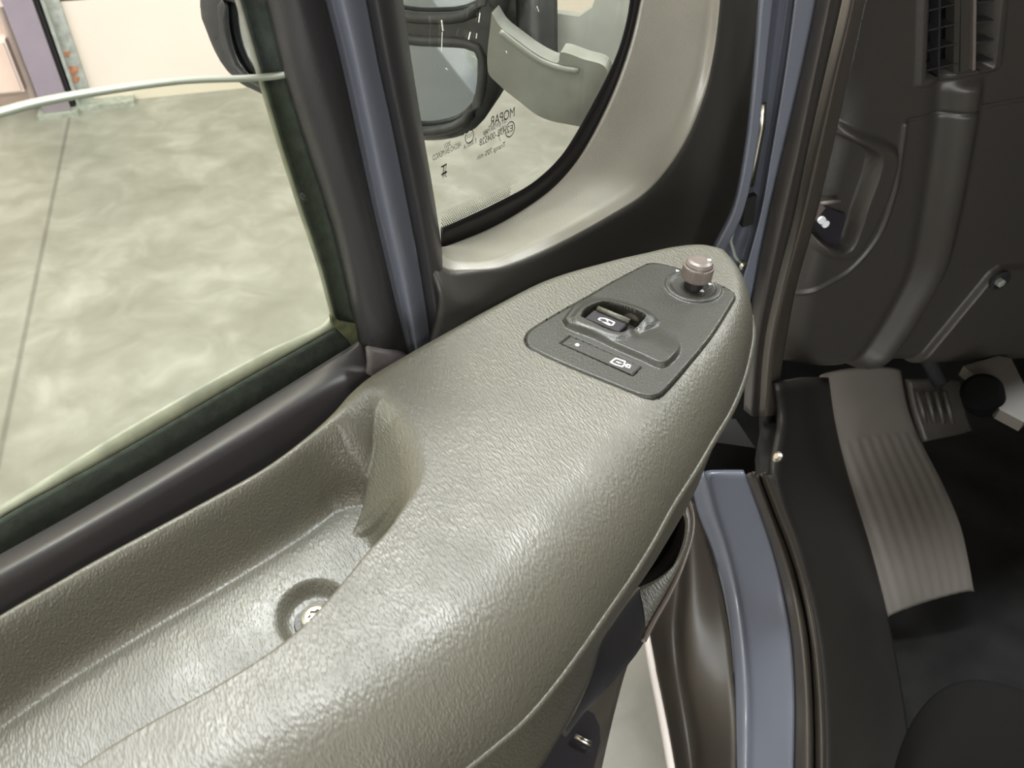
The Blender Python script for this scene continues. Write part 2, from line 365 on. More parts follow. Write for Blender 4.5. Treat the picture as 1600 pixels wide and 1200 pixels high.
# conduit + box on the wall at the left
c0, _ = wa(18, 60, .05)
t = thing('wall_conduit', 'pinkish conduit pipe running down the wall left of the column', 'pipe', gp(c0, .05, 0))
mb = MB(); mb.tube([gp(c0, .05, .02), gp(c0, .05, 4.5)], .022, 12); mb.build('pipe', 'pipe', t, smooth=True)
for z in (.5, 1.3, 2.4):
    mb = MB(); mb.box(gp(c0-.05, 0, z), WD*.10, WN*.08, UP*.05); mb.build('clamp', 'pipe', t)
d0, z0 = wa(8, 105, .02)
t = thing('junction_box', 'pale pink box fixed low on the wall left of the conduit', 'box', gp(d0, 0, z0))
mb = MB(); mb.box(gp(d0-.3, 0, z0-.10), WD*.36, WN*.1, UP*.25); mb.build('enclosure', 'pipe', t)
mb = MB(); mb.box(gp(d0-.29, .1, z0-.09), WD*.34, WN*.012, UP*.23); mb.build('cover', 'wallb', t)
# added fill-light panel with frame, unseen on the far side wall behind the camera
mb = MB(); mb.box(gp(-5.4, 11.93, .9), WD*4.0, WN*.04, UP*2.5); mb.build('added_light_panel', 'fill_glow', kind='structure')
mb = MB()
for q in (-5.5, -3.5, -1.45): mb.box(gp(q, 11.85, .8), WD*.1, WN*.12, UP*2.7)
for z in (.8, 2.1, 3.4): mb.box(gp(-5.5, 11.85, z), WD*4.15, WN*.12, UP*.1)
mb.build('trim_2', 'wallw', kind='structure')
L = bpy.data.lights.new('added_fill_light', 'AREA'); L.shape = 'RECTANGLE'; L.size = 4.0; L.size_y = 2.5; L.energy = FILL; L.color = (.93, .97, 1.0)
lo = bpy.data.objects.new('added_fill_light', L); col.objects.link(lo)
lo.matrix_world = Matrix(((WD[0], 0, WN[0], 0), (WD[1], 0, WN[1], 0), (0, 1, 0, 0), (0, 0, 0, 1))); lo.location = Vector(gp(-3.4, 11.82, 2.15))
# ceiling lamps (they light the place)
k = 0
for a in (-3.5, .5, 4.5):
    for n, cc in ((1.6, (1.0, .945, .83)), (3.3, (.94, .985, 1.0)), (8.5, WARM)):
        lab = 'long ceiling lamp %s, %s' % ({1.6: 'near the white roll-up door', 3.3: 'above the open van door', 8.5: 'behind the blue van'}[n], {-3.5: 'rear one of its row', .5: 'middle one of its row', 4.5: 'front one of its row'}[a])
        t = thing('ceiling_lamp', lab, 'lamp', gp(a, n, 4.5), group='garage ceiling lamps')
        mb = MB(); mb.box(gp(a-.9, n-.14, 4.52), WD*1.8, WN*.28, UP*.08); mb.build('housing', 'wallw', t)
        mb = MB()
        for q in (-.07, .07): mb.tube([gp(a-.85, n+q, 4.49), gp(a+.85, n+q, 4.49)], .02, 10)
        mb.build('tube', 'lamp', t)
        L = bpy.data.lights.new('lamp_light', 'AREA'); L.shape = 'RECTANGLE'; L.size = 1.8; L.size_y = .5; L.energy = LIGHT*{1.6: .62, 3.3: 1.25, 8.5: .9}[n]; L.color = cc
        lo = bpy.data.objects.new('lamp_light', L); col.objects.link(lo); lo.parent = t
        lo.matrix_local = Matrix(((WD[0], WN[0], 0, 0), (WD[1], WN[1], 0, 0), (0, 0, 1, -.08), (0, 0, 0, 1)))

# ================================================================== the door
door = thing('van_door', 'open van door with grey armrest and half-lowered window', 'door', (-.25, .2, 1.2))
# ---- armrest moulding
ZT = 1.38
L_px = [(0, 955), (75, 912), (150, 870), (225, 830), (300, 790), (400, 735), (470, 690), (515, 655), (545, 622), (575, 597), (640, 558), (700, 524), (760, 491), (850, 446), (950, 416), (1000, 407), (1040, 403), (1080, 408)]
R_px = [(1110, 420), (1137, 436), (1160, 465), (1172, 493), (1176, 522), (1171, 557), (1160, 598), (1141, 643), (1113, 690), (1087, 735), (1052, 790), (1020, 848), (988, 900), (950, 955), (905, 1020), (860, 1080), (818, 1128), (770, 1170), (720, 1210)]
Lz = [1.371]*(len(L_px)-3)+[1.369, 1.365, 1.359]; Rz = [1.354, 1.350]+[1.348]*(len(R_px)-2)
Lr = [.010]*(len(L_px)-3)+[.011, .013, .015]; Rr = [.017, .019]+[.020]*(len(R_px)-2)
Lp = [np.append(Z_(x, y, z)[:2], [z, r]) for (x, y), z, r in zip(L_px, Lz, Lr)]; Rp = [np.append(Z_(x, y, z)[:2], [z, r]) for (x, y), z, r in zip(R_px, Rz, Rr)]
Lp = [np.array([Lp[0][0]-.004, -.20, 1.371, .010])]+Lp
Rp = Rp+[Rp[-1]+(Rp[-1]-Rp[-2])*1.5, np.array([Rp[-1][0]-.07, -.20, 1.348, .02])]
OL = cr(Lp+Rp, 420); outl = OL[:, :2]; isL = np.arange(420) < 420*.5
outb = np.array(Lp)[:, :2]
rim_px = [(545, 645), (575, 622), (600, 622), (628, 650), (648, 690), (656, 735), (648, 785), (622, 835), (588, 872), (540, 932), (490, 988), (440, 1030), (380, 1070), (330, 1100), (240, 1150), (160, 1200)]
rimI = [Z_(x, y, 1.376)[:2] for x, y in rim_px]
ridge = [Z_(x, y+13, 1.368)[:2]+np.array([.004, -.002]) for x, y in [(0, 955), (150, 870), (300, 790), (400, 735), (470, 690), (520, 652)]]
pocket = np.concatenate([cr([np.array([ridge[0][0], -.2])]+ridge+rimI[:3], 50), cr(rimI[3:]+[np.array([rimI[-1][0]-.02, -.2])], 50)])
panel_px = [(821, 527), (827, 517), (870, 490), (912, 467), (960, 439), (1000, 418), (1014, 412), (1030, 412), (1062, 420), (1100, 436), (1144, 455), (1149, 464), (1145, 473), (1112, 525), (1075, 570), (1038, 611), (1027, 618), (1012, 620), (995, 616), (940, 594), (880, 569), (830, 545), (822, 537)]
panel2 = cr([Z_(x, y, ZT)[:2] for x, y in panel_px+[panel_px[0]]], 140)[:-1]
screw_c = Z_(493, 963, 1.333)[:2]
def arm_h(P):
    do, _ = seg_dist(P, outb, False)
    z = np.full(len(P), ZT)
    # edge rounding: every stretch of the outline has its own drop and radius
    de, ne, ix = seg_idx(P, outl)
    dr_ = ZT-OL[ix, 2]; r = OL[ix, 3]
    r = np.where(dr_ > .028, r+.028*sm((.40-ne[:, 1])/.15), r)
    t = np.clip(1-de/r, 0, 1)*.93
    q = dr_*(1-np.sqrt(1-t**2))/.6325
    z -= q
    # the rim by the pocket is lowered a little towards the belt at the rear
    z -= .004*sm((.17-P[:, 1])/.06)*sm((.03-do)/.02)
    dn, nr = seg_dist(P, pocket); s = np.where(inside(P, pocket), dn, -dn)
    fwd = sm((nr[:, 1]-.135)/.03); inn = sm((nr[:, 0]+.235)/.02)*(1-fwd)
    wdt = .023+.024*fwd-.014*inn
    dep = ramp((s+.0045-.0072*inn)/wdt, .33)
    z -= dep*(.042+.004*sm((P[:, 0]+.22)/.05))
    # slanted lip at the pocket's front corner, and the counterbore round the screw
    ds = np.linalg.norm(P-screw_c, axis=1)
    z -= .006*sm((.0185-ds)/.007)
    return z
pc = panel2.mean(0); hole = np.array([p+(p-pc)/np.linalg.norm(p-pc)*.0007 for p in panel2])
relief('armrest', (0, 0, 0), XI, YI, UP, outl, arm_h, .0008, 'arm', door, holes=[hole], skirt=.006)
# ---- side of the armrest below the parting line
top = [Z_(x, y, 1.343) for x, y in R_px[3:]]+[Z_(560, 1300, 1.343)]
botpx = [(1166, 500), (1165, 530), (1160, 565), (1150, 606), (1133, 652), (1110, 700), (1095, 748), (1072, 795), (1040, 850), (1012, 895), (990, 925), (965, 960), (942, 998), (925, 1050), (905, 1095), (880, 1142), (845, 1200), (760, 1330)]
bot = [Z_(x, y, 1.305) for x, y in botpx]
mid = [a*.5+b*.5+np.array([.002, 0, 0]) for a, b in zip(cr(top, 24), cr(bot, 24))]
loft('armrest_side', [cr(top, 24), mid, cr(bot, 24)], 'arm', door, na=90, nc=10, thick=.004)
loft('parting_lip', [[Z_(x-1, y-1, 1.3492) for x, y in R_px[3:]], [Z_(x+4, y+2, 1.343) for x, y in R_px[3:]]], 'arm', door, na=120, nc=6, bulge=.0016, thick=.002)
ea = [(998, 918), (978, 942), (955, 975), (938, 1002), (925, 1045), (912, 1080), (897, 1112), (879, 1142)]
eb = [(1007, 1003), (990, 1028), (970, 1050), (950, 1074), (932, 1095), (915, 1112), (898, 1130), (880, 1150)]
loft('armrest_underside', [[Z_(x, y, 1.302) for x, y in ea], [Z_(x, y, 1.262) for x, y in eb]], 'trim', door, na=40, nc=8, bulge=.002)
loft('underside_edge', [[Z_(x-3, y-2, 1.304) for x, y in ea], [Z_(x+2, y+1, 1.302) for x, y in ea]], 'arm', door, na=40, nc=5, bulge=.001, thick=.002)
# ---- pull cup under the armrest
lipO = [(1077, 782), (1084, 810), (1083, 835), (1076, 862), (1062, 900), (1045, 935), (1026, 968), (1008, 1003)]
lipI = [(1070, 800), (1074, 815), (1073, 835), (1068, 856), (1056, 878), (1040, 895), (1020, 908), (997, 918)]
loft('pull_cup', [[Z_(x, y, 1.272) for x, y in lipI], [Z_(x-4, y-2, 1.268) for x, y in lipO]], 'arm', door, na=50, nc=10, bulge=.001, thick=.003)
loft('pull_cup_lip', [[Z_(x-7, y-3, 1.270) for x, y in lipO], [Z_(x+1, y+1, 1.268) for x, y in lipO]], 'knob', door, na=50, nc=6, bulge=.0025, thick=.002)
loft('pull_cup_well', [[Z_(x, y, 1.266) for x, y in lipI], [Z_(x, y, 1.20) for x, y in [(1062, 795), (1045, 815), (1030, 840), (1015, 862), (1000, 880), (990, 895), (985, 905), (980, 915)]]], 'void', door, na=30, nc=6, thick=.003)  # well and floor near-black: shade of the deep cup put into the colour
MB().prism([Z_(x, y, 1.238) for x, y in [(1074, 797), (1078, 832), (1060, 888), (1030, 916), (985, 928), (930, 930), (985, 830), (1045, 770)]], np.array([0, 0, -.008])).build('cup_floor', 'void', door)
# ---- screw
s3 = np.array([screw_c[0], screw_c[1], 1.3315])
mb = MB(); mb.lathe(s3-UP*.004, UP, [(.0105, 0), (.0105, .0022), (.0098, .0028), (.0067, .0028)], 40); sc1 = mb.build('screw', 'panel', door, smooth=False)
star = [(.0042 if i % 2 else .0031) for i in range(12)]
mb = MB(); n = 48
def starr(q, base, amp): return base+amp*math.cos(6*q)
V = []; F = []
for ri in [(lambda q: .0068, -.002), (lambda q: .0068, .0010), (lambda q: .0062, .0018), (lambda q: .0046, .0022), (lambda q: starr(q, .0031, .0005), .0022), (lambda q: starr(q, .0027, .0005), .0008)]:
    for j in range(n): q = j*2*math.pi/n; V.append(s3+np.array([ri[0](q)*math.cos(q), ri[0](q)*math.sin(q), ri[1]]))
for i in range(5):
    for j in range(n): F.append((i*n+j, i*n+(j+1) % n, (i+1)*n+(j+1) % n, (i+1)*n+j))
F.append(tuple(5*n+j for j in range(n)))
mesh('screw_head', V, F, 'steel', sc1, smooth=False, label='silver star-socket screw head')
# ---- switch panel
def smo(l): l = list(l); return cr(l+[l[0]], 70)[:-1]
def pq(px, py): return Z_(px, py, ZT)[:2]
def ph(px, py): return Z_(px, py, ZT+.0045)[:2]
pod = smo([pq(*p) for p in [(880, 503), (887, 513), (925, 528), (963, 546), (1000, 562), (1030, 575), (1042, 573), (1062, 548), (1055, 520), (1020, 495), (1010, 485), (950, 463), (925, 465), (900, 478)]])
pod2 = smo([ph(*p) for p in [(897, 494), (907, 482), (925, 472), (950, 469), (1012, 490), (992, 508), (975, 524), (960, 525), (925, 513), (900, 503)]])
well = smo([ph(*p) for p in [(908, 494), (915, 482), (935, 473), (953, 471), (1008, 491), (990, 507), (966, 519)]])
slot = np.array([pq(*p) for p in [(874, 537), (890, 524), (1003, 574), (989, 589)]])
dent = pq(994, 517); kc = pq(1083, 449)
def panel_h(P):
    s = sdf(P, panel2); z = np.full(len(P), 0.0004)-.0012*sm((.0012-s)/.0012)
    fade = sm((pq(1050, 520)[1]-P[:, 1])/.022)
    z += .0030*sm((sdf(P, pod)+.0012)/.003)*np.maximum(fade, sm((sdf(P, pod2)+.008)/.006))
    z += .0014*sm((sdf(P, pod2)+.003)/.0045)
    e = (P-dent)@np.array([[.8, -.6], [.6, .8]]); z -= .0035*np.exp(-((e[:, 0]/.004)**2+(e[:, 1]/.007)**2))
    z = z+(-.0075-z)*sm((sdf(P, well)+.0003)/.0011); z = np.where(sdf(P, slot) > 0, -.0045, z)
    dk = np.linalg.norm(P-kc, axis=1)
    z += .0012*sm((.0185-dk)/.002)-.0010*sm((.0150-dk)/.002)
    return z
sp_ = relief('switch_panel', (0, 0, ZT), XI, YI, UP, panel2, panel_h, .00042, 'panel', door, skirt=.004, label='smooth dark panel with window and lock switches')
# lock switch bar
def quadbar(name, q, z0, z1, m, parent, bev=.0006, label=None):
    q = np.array(q); c = q.mean(0)
    V = []; 
    for (z, k) in [(z0, 0), (z1-bev, 0), (z1, bev)]:
        for p in q:
            d = c-p; V.append([*(p+d/np.linalg.norm(d)*k*1.4), z])
    n = len(q); F = [tuple(range(n))[::-1], tuple(range(2*n, 3*n))]
    for i in range(2):
        for j in range(n): F.append((i*n+j, i*n+(j+1) % n, (i+1)*n+(j+1) % n, (i+1)*n+j))
    return mesh(name, V, F, m, parent, label=label, smooth=False)
lk = quadbar('lock_switch', [pq(*p) for p in [(877, 538), (890, 527), (1001, 574), (988, 587)]], ZT-.004, ZT+.0006, 'panel', door, label='long flat lock switch with white lorry symbol')
# window switch: rocker with a raised top lip
ws = quadbar('window_switch', [ph(*p) for p in [(913, 497), (928, 484), (982, 504), (966, 519)]], ZT-.006, ZT+.0046, 'gloss', door, label='black window switch with white window symbol')
mb = MB(); A = Z_(934, 482, ZT+.0055); B = Z_(983, 502, ZT+.0055); mb.tube([A, B], .0016, 12); mb.build('switch_lip', 'arm', ws, smooth=True)
mb = MB(); A = Z_(952, 474, ZT+.000); B = Z_(1006, 494, ZT+.000)
loft('switch_back_wall', [[Z_(952, 474, ZT+.002), Z_(1007, 493, ZT+.002)], [Z_(950, 484, ZT-.003), Z_(996, 503, ZT-.003)]], 'knob', door, na=8, nc=6, thick=.0015)
# symbols: a small window outline, a lorry outline with a key, a dot
def stroke(mb, pts, wpx, z, closed=False):
    P = [Z_(x, y, z) for x, y in pts]
    if closed: P = P+[P[0]]
    for a, b in zip(P[:-1], P[1:]):
        d = b-a; l = np.linalg.norm(d); d /= l; s = np.cross(UP, d)*wpx*.00038/2
        mb.prism([a-s-d*.0001, b-s+d*.0001, b+s+d*.0001, a+s-d*.0001], UP*.00012)
zz = ZT+.0047
mb = MB(); stroke(mb, [(935, 499), (938, 497), (946, 498), (954, 501), (960, 504), (957, 508), (952, 508)], 2.2, zz, True); stroke(mb, [(938, 501), (946, 504), (953, 506)], 1.6, zz)
stroke(mb, [(947, 499), (950, 503)], 1.3, zz)
mb.build('window_symbol', 'white', ws)
zz = ZT+.0007
mb = MB(); stroke(mb, [(954, 566), (962, 560), (977, 565), (975, 569)], 2.2, zz); stroke(mb, [(954, 566), (960, 569), (972, 573), (974, 571)], 2.2, zz)
stroke(mb, [(963, 565), (972, 568), (966, 567)], 1.6, zz); stroke(mb, [(975, 570), (981, 571)], 2.4, zz); stroke(mb, [(980, 569), (985, 571), (983, 575), (978, 573)], 1.8, zz, True)
mb.build('lorry_symbol', 'white', lk)
mb = MB(); c = Z_(902, 539, zz); mb.lathe(c, UP, [(.0012, 0), (.0012, .0002)], 16); mb.build('indicator_dot', 'white', lk)
# mirror knob
kb = Z_(1083, 449, ZT); ax = np.array([.0, .06, 1.0])
mb = MB(); mb.lathe(kb, ax, [(.0058, -.002), (.0058, .0065)], 32); kn_stem = mb
kn = MB(); kn.lathe(kb+np.array([0, .001, .006]), ax, [(.0078, 0), (.0088, .0004), (.0095, .0015), (.0095, .0085), (.0093, .0092), (.0086, .0094), (.0084, .0108), (.0074, .0124), (.0055, .0132), (.0025, .0130)], 96, knurl=.03, kr=(2, 4))
kno = kn.build('mirror_knob', 'knob', door, label='round knurled mirror adjuster knob', smooth=False)
kn_stem.build('knob_stem', 'black', kno)
mb = MB(); mb.lathe(kb+np.array([0.004, .0055, .0192]), ax, [(.0012, -.001), (.0012, .0003)], 12); mb.build('knob_pointer', 'white', kno)
for (px, py) in [(1046, 435), (1097, 455), (1109, 445), (1058, 424)]:
    c = Z_(px, py, ZT+.0008); mb = MB(); d = (c-kb); d[2] = 0; d /= np.linalg.norm(d); s = np.cross(UP, d)
    mb.prism([c+d*.0014, c-d*.0008+s*.0013, c-d*.0008-s*.0013], UP*.0006); mb.build('direction_mark', 'white', kno)

# ---- belt: seal lip, felt seal, trim
XG = -.310
lipT = [X_(x, y, XG) for x, y in [(-110, 850), (0, 790), (210, 662), (412, 550), (500, 509), (518, 492)]]
lipB = [X_(x, y, XG+.004) for x, y in [(-100, 875), (0, 808), (187, 704), (375, 595), (500, 525), (526, 510)]]
loft('seal_lip', [lipT, lipB], 'lip', door, na=60, nc=6, bulge=.001, label='pale grey lip of the window seal')
felB = [X_(x, y, -.296) for x, y in [(-80, 910), (0, 866), (124, 797), (240, 730), (375, 650), (506, 574), (559, 536)]]
felB = [X_(x, y, -.302) for x, y in [(-80, 910), (0, 866), (124, 797), (240, 730), (375, 650), (506, 574), (559, 536)]]
loft('belt_seal', [[p+np.array([.0005, 0, -.0005]) for p in lipB], felB], 'seal', door, na=60, nc=8, bulge=.0015)
tr1 = [X_(x, y, -.295) for x, y in [(-80, 910), (0, 866), (124, 797), (240, 730), (375, 648), (504, 568), (568, 528)]]
tr2 = [X_(x, y+17, -.284) for x, y in [(-80, 910), (0, 866), (124, 797), (240, 730), (375, 650), (506, 574), (579, 546)]]
tr3 = [X_(x, y+36, -.277) for x, y in [(-80, 910), (0, 866), (124, 797), (240, 730), (375, 652), (506, 578), (583, 548)]]
tr4 = [p+np.array([.004, 0, -.022]) for p in tr3]; tr5 = [p+np.array([.008, 0, -.06]) for p in tr3]
loft('belt_trim', [tr1, tr2, tr3, tr4, tr5], 'belt', door, na=60, nc=24, thick=.003)
# ---- window glass
XW = -.2975
gt = [X_(x, y, XW) for x, y in [(0, 180), (66, 162), (172, 143), (287, 128), (443, 119)]]
gt = [gt[0]+(gt[0]-gt[1])*8+np.array([0, 0, -.01]), gt[0]+(gt[0]-gt[1])*2]+gt+[gt[-1]+np.array([0, .03, .001])]
ztop = cr(gt, 60); mb = MB()
V = []; F = []
for p in ztop:
    for (dx, zv) in [(.0022, p[2]), (-.0038, p[2]), (-.0038, 1.25), (.0022, 1.25)]: V.append([XW+dx-.003, p[1], zv])
for i in range(len(ztop)-1):
    for j in (1, 3): F.append((4*i+j, 4*i+(j+1) % 4, 4*i+4+(j+1) % 4, 4*i+4+j))
wg = mesh('window_glass', V, F, 'gglass', door, smooth=False, label='lowered clear side window pane')
V = []; F = []
for p in ztop:
    for (dx, dz) in [(.0023, -.0012), (.0012, .0004), (-.0028, .0004), (-.0039, -.0012)]: V.append([XW+dx-.003, p[1], p[2]+dz])
for i in range(len(ztop)-1):
    for j in range(4): F.append((4*i+j, 4*i+(j+1) % 4, 4*i+4+(j+1) % 4, 4*i+4+j))
mesh('glass_edge', V, F, 'edge', wg, label='ground top edge of the pane')
# ---- window channel (front upright)
chL = [X_(x, y, XG+.001) for x, y in [(350, -60), (368, 0), (404, 125), (430, 215), (465, 325), (495, 415), (517, 497)]]
chL2 = [X_(x, y, XG+.004) for x, y in [(357, -60), (376, 0), (412, 125), (438, 215), (473, 325), (502, 412), (526, 503)]]
loft('channel_lip', [up_(chL), up_(chL2)], 'lip', door, na=50, nc=5, bulge=.0015)
chR = [X_(x, y, -.302) for x, y in [(400, -60), (416, 0), (446, 122), (475, 215), (503, 300), (525, 375), (561, 535)]]
loft('channel_seal', [up_([p+np.array([.0006, 0, 0]) for p in chL2]), up_(chR)], 'seal', door, na=60, nc=8, bulge=-.002)
mb = MB(); 
co = [X_(x, y, -.3025) for x, y in [(514, 490), (528, 500), (552, 504), (566, 530), (552, 545), (542, 530), (526, 514), (516, 505)]]
mb.prism(co, XI*.002); mb.build('seal_corner', 'corner', door)
# ---- pillar trim, painted strip, quarter window trim
pL = [X_(x, y, -.295) for x, y in [(400, -60), (416, 0), (446, 122), (475, 215), (503, 300), (525, 375), (552, 490), (562, 540)]]
pL1 = [X_(x, y, -.285) for x, y in [(418, -60), (436, 0), (466, 122), (495, 215), (520, 300), (542, 375), (568, 490), (582, 548)]]
pM = [X_(x, y, -.278) for x, y in [(450, -60), (470, 0), (505, 122), (530, 215), (552, 300), (572, 375), (598, 480), (612, 560)]]
pR = [X_(x, y, -.280) for x, y in [(492, -60), (509, 0), (534, 100), (560, 220), (582, 320), (603, 410), (625, 500), (648, 585)]]
loft('pillar_trim', [up_(q) for q in (pL, pL1, pM, pR)], 'trim', door, na=60, nc=18, thick=.004)
mb = MB()
loft('corner_cover', [[X_(574, 540, -.278), X_(600, 545, -.274), X_(625, 548, -.274), X_(645, 560, -.276)], [X_(574, 585, -.272), X_(602, 595, -.268), X_(625, 590, -.268), X_(650, 580, -.27)]], 'dusty', door, na=12, nc=6, bulge=.002)
bL = [X_(x, y, -.281) for x, y in [(490, -60), (507, 0), (532, 100), (558, 220), (580, 320), (601, 410), (622, 500), (645, 590)]]
bM1 = [X_(x, y, -.286) for x, y in [(500, -60), (518, 0), (543, 100), (569, 220), (590, 320), (611, 410), (630, 495), (650, 590)]]
bM2 = [X_(x, y, -.280) for x, y in [(520, -60), (537, 0), (560, 100), (585, 220), (606, 320), (626, 410), (642, 490), (658, 585)]]
bR = [X_(x, y, -.283) for x, y in [(560, -60), (574, 0), (592, 95), (615, 200), (636, 305), (654, 400), (667, 480), (680, 575)]]
loft('painted_strip', [up_(q) for q in (bL, bM1, bM2, bR)], 'blue', door, na=60, nc=18, thick=.004, label='blue painted metal strip of the door frame')
qA = [X_(x, y, -.282) for x, y in [(558, -60), (572, 0), (590, 95), (613, 200), (634, 305), (652, 400), (665, 480), (678, 580)]]
qB = [X_(x, y, -.272) for x, y in [(575, -60), (588, 0), (606, 95), (628, 200), (650, 305), (668, 400), (682, 480), (700, 570)]]
qC = [X_(x, y, -.276) for x, y in [(608, -60), (618, 0), (632, 95), (650, 200), (670, 305), (688, 398), (706, 475), (730, 560)]]
qD = [X_(x, y, -.302) for x, y in [(620, -60), (630, 0), (643, 95), (660, 200), (678, 305), (692, 395), (706, 470), (730, 555)]]
loft('quarter_flange', [up_(q) for q in (qA, qB, qC, qD)], 'trim', door, na=60, nc=18, thick=.002)
band = [(688, 388), (715, 378), (765, 357), (820, 326), (870, 288), (912, 238), (955, 158), (985, 78), (1003, 0), (1012, -70)]
rim = [(694, 385), (706, 408), (735, 414), (800, 396), (862, 367), (940, 325), (1003, 283), (1055, 215), (1090, 135), (1106, 60), (1113, 0), (1117, -70)]
rim2 = [(694, 412), (703, 428), (738, 428), (808, 410), (875, 380), (952, 338), (1015, 296), (1068, 226), (1102, 143), (1118, 65), (1125, 0), (1130, -70)]
f1 = [(690, 460), (708, 474), (745, 482), (830, 463), (920, 420), (1010, 378), (1070, 330), (1115, 260), (1140, 170), (1152, 80), (1158, 0), (1162, -70)]
f2 = [(672, 545), (725, 540), (800, 510), (890, 470), (980, 440), (1060, 430), (1112, 405), (1148, 330), (1168, 230), (1180, 120), (1190, 0), (1196, -70)]
n_ = 24
RB = cr([X_(x, y, -.303) for x, y in band], n_); RR = cr([X_(x, y, -.272) for x, y in rim], n_); R2 = cr([X_(x, y, -.266) for x, y in rim2], n_)
for q_ in (RR, R2):
    for k in range(3): q_[k, 0] -= .012*(1-k/3)
RM = RB*.55+RR*.45+np.array([-.002, 0, -.001]); RN = RB*.12+RR*.88+np.array([0, 0, -.001])
loft('quarter_trim', [RB, RM, RN, RR, R2], 'sail', door, na=90, nc=34, thick=.003, label='sculpted grey surround of the quarter window')
loft('sail_panel', [R2, cr([X_(x, y, -.264) for x, y in f1], n_), cr([X_(x, y, -.276) for x, y in f2], n_)], 'sailface', door, na=90, nc=20, thick=.003)
# quarter glass with frit band and markings
XQ = -.306
gi = [(689, 357), (725, 341), (780, 315), (835, 284), (880, 240), (922, 170), (962, 90), (980, 30), (987, -20), (992, -70)]
GI = cr([X_(x, y, XQ) for x, y in gi], 40); GO = cr([X_(x+(4 if i > 5 else 2), y+(4 if i < 6 else 1), XQ) for i, (x, y) in enumerate(band)], 40)
outer = [X_(x, y, XQ) for x, y in [(620, -70), (632, 30), (650, 150), (672, 285), (686, 375)]]
allp = outer+list(GO)
qg = MB().prism([p+XI*-.004 for p in allp], XI*.0035).build('quarter_glass', 'qglass', door, label='fixed clear quarter window pane')
qo = thing
loft('frit_band', [GI, GO], 'frit', qg, na=60, nc=4, thick=.0004, label='black printed border')
mb = MB(); 
base = [np.array(X_(x, y, XQ)) for x, y in [(690, 356), (800, 303)]]; eb_ = (base[1]-base[0]); Lb = np.linalg.norm(eb_); eb_ /= Lb; nb = np.cross(XI, eb_); nb = nb if nb[2] > 0 else -nb
st = .0017
for r in range(8):
    rad = .0006*(1-r/10)
    for c_ in range(int(Lb/st)):
        pz = base[0]+eb_*(st*(c_+.5*(r % 2)))+nb*(st*.8*(r+.4))
        mb.add([pz+XI*.0002+rad*(YI*math.cos(q)+UP*math.sin(q)) for q in np.arange(6)*math.pi/3], [(0, 1, 2, 3, 4, 5)])
mb.build('frit_dots', 'frit', qg, label='graded dot pattern along the bottom border')
mb = MB(); PQ = lambda x, y: X_(x, y, XQ)
for s, a, b, size in [('MOPAR.', (804, 181), (763, 199), .0088), ('00T 619 508 M30V', (791, 191), (754, 212), .0042), ('HS3', (790, 199), (781, 205), .0036), ('43R-004528', (789, 207), (749, 228), .0062),
                      ('ME', (762, 209), (756, 213), .004), ('T', (783, 219), (780, 222), .0075), ('Transp 70% min', (789, 229), (745, 250), .0052),
                      ('E 00001A', (744, 222), (724, 234), .0045), ('HECHO EN MEXICO', (720, 229), (676, 251), .005), ('2021', (704, 226), (694, 232), .004), ('34', (698, 275), (691, 279), .0055)]:
    text_mesh(mb, s, a, b, size, UP, XI*.0003, PQ)
def ring2(cx, cy, r, ins):
    c = PQ(cx, cy)+XI*.0003; n = 28
    V = [c+rr*(YI*math.cos(q)*.9+UP*math.sin(q)) for rr in (r, r-ins) for q in np.arange(n)*2*math.pi/n]
    mb.add(V, [(j, (j+1) % n, n+(j+1) % n, n+j) for j in range(n)])
ring2(796.5, 202, .0052, .0007); ring2(733, 213, .0044, .0006)
text_mesh(mb, 'E2', (801, 204), (791, 208), .0062, UP, XI*.0003, PQ); text_mesh(mb, 'CCC', (738, 211), (728, 217), .003, UP, XI*.0003, PQ)
def bar(a, b, wd_):
    A = PQ(*a)+XI*.0003; B = PQ(*b)+XI*.0003; d = (B-A)/np.linalg.norm(B-A); s = np.cross(XI, d)*wd_/2; mb.add([A-s, B-s, B+s, A+s], [(0, 1, 2, 3)])
bar((697.5, 256), (689, 261), .0011); bar((698, 268), (689, 273), .0011); bar((693, 259), (692, 271), .0007); bar((697, 258), (694, 270), .0005)
mb.build('glass_print', 'ink', qg, label='small dark reversed printing on the pane')
# flecks of dirt
mb = MB()
for (a, b, r) in [((690, 32), (692, 48), .0007), ((691, 50), (690, 80), .0004), ((735, 50), (732, 62), .0006), ((750, 20), (748, 35), .0005), ((745, 52), (744, 60), .0004), ((839, 10), (842, 18), .0004), ((791, 80), (792, 83), .0005), ((697, 107), (699, 109), .0005), ((740, 88), (744, 92), .0004)]:
    mb = MB(); mb.tube([X_(*a, XQ+.0006), X_(*b, XQ+.0006)], r*.6, 6); mb.build('dirt_fleck', 'fleck', qg)

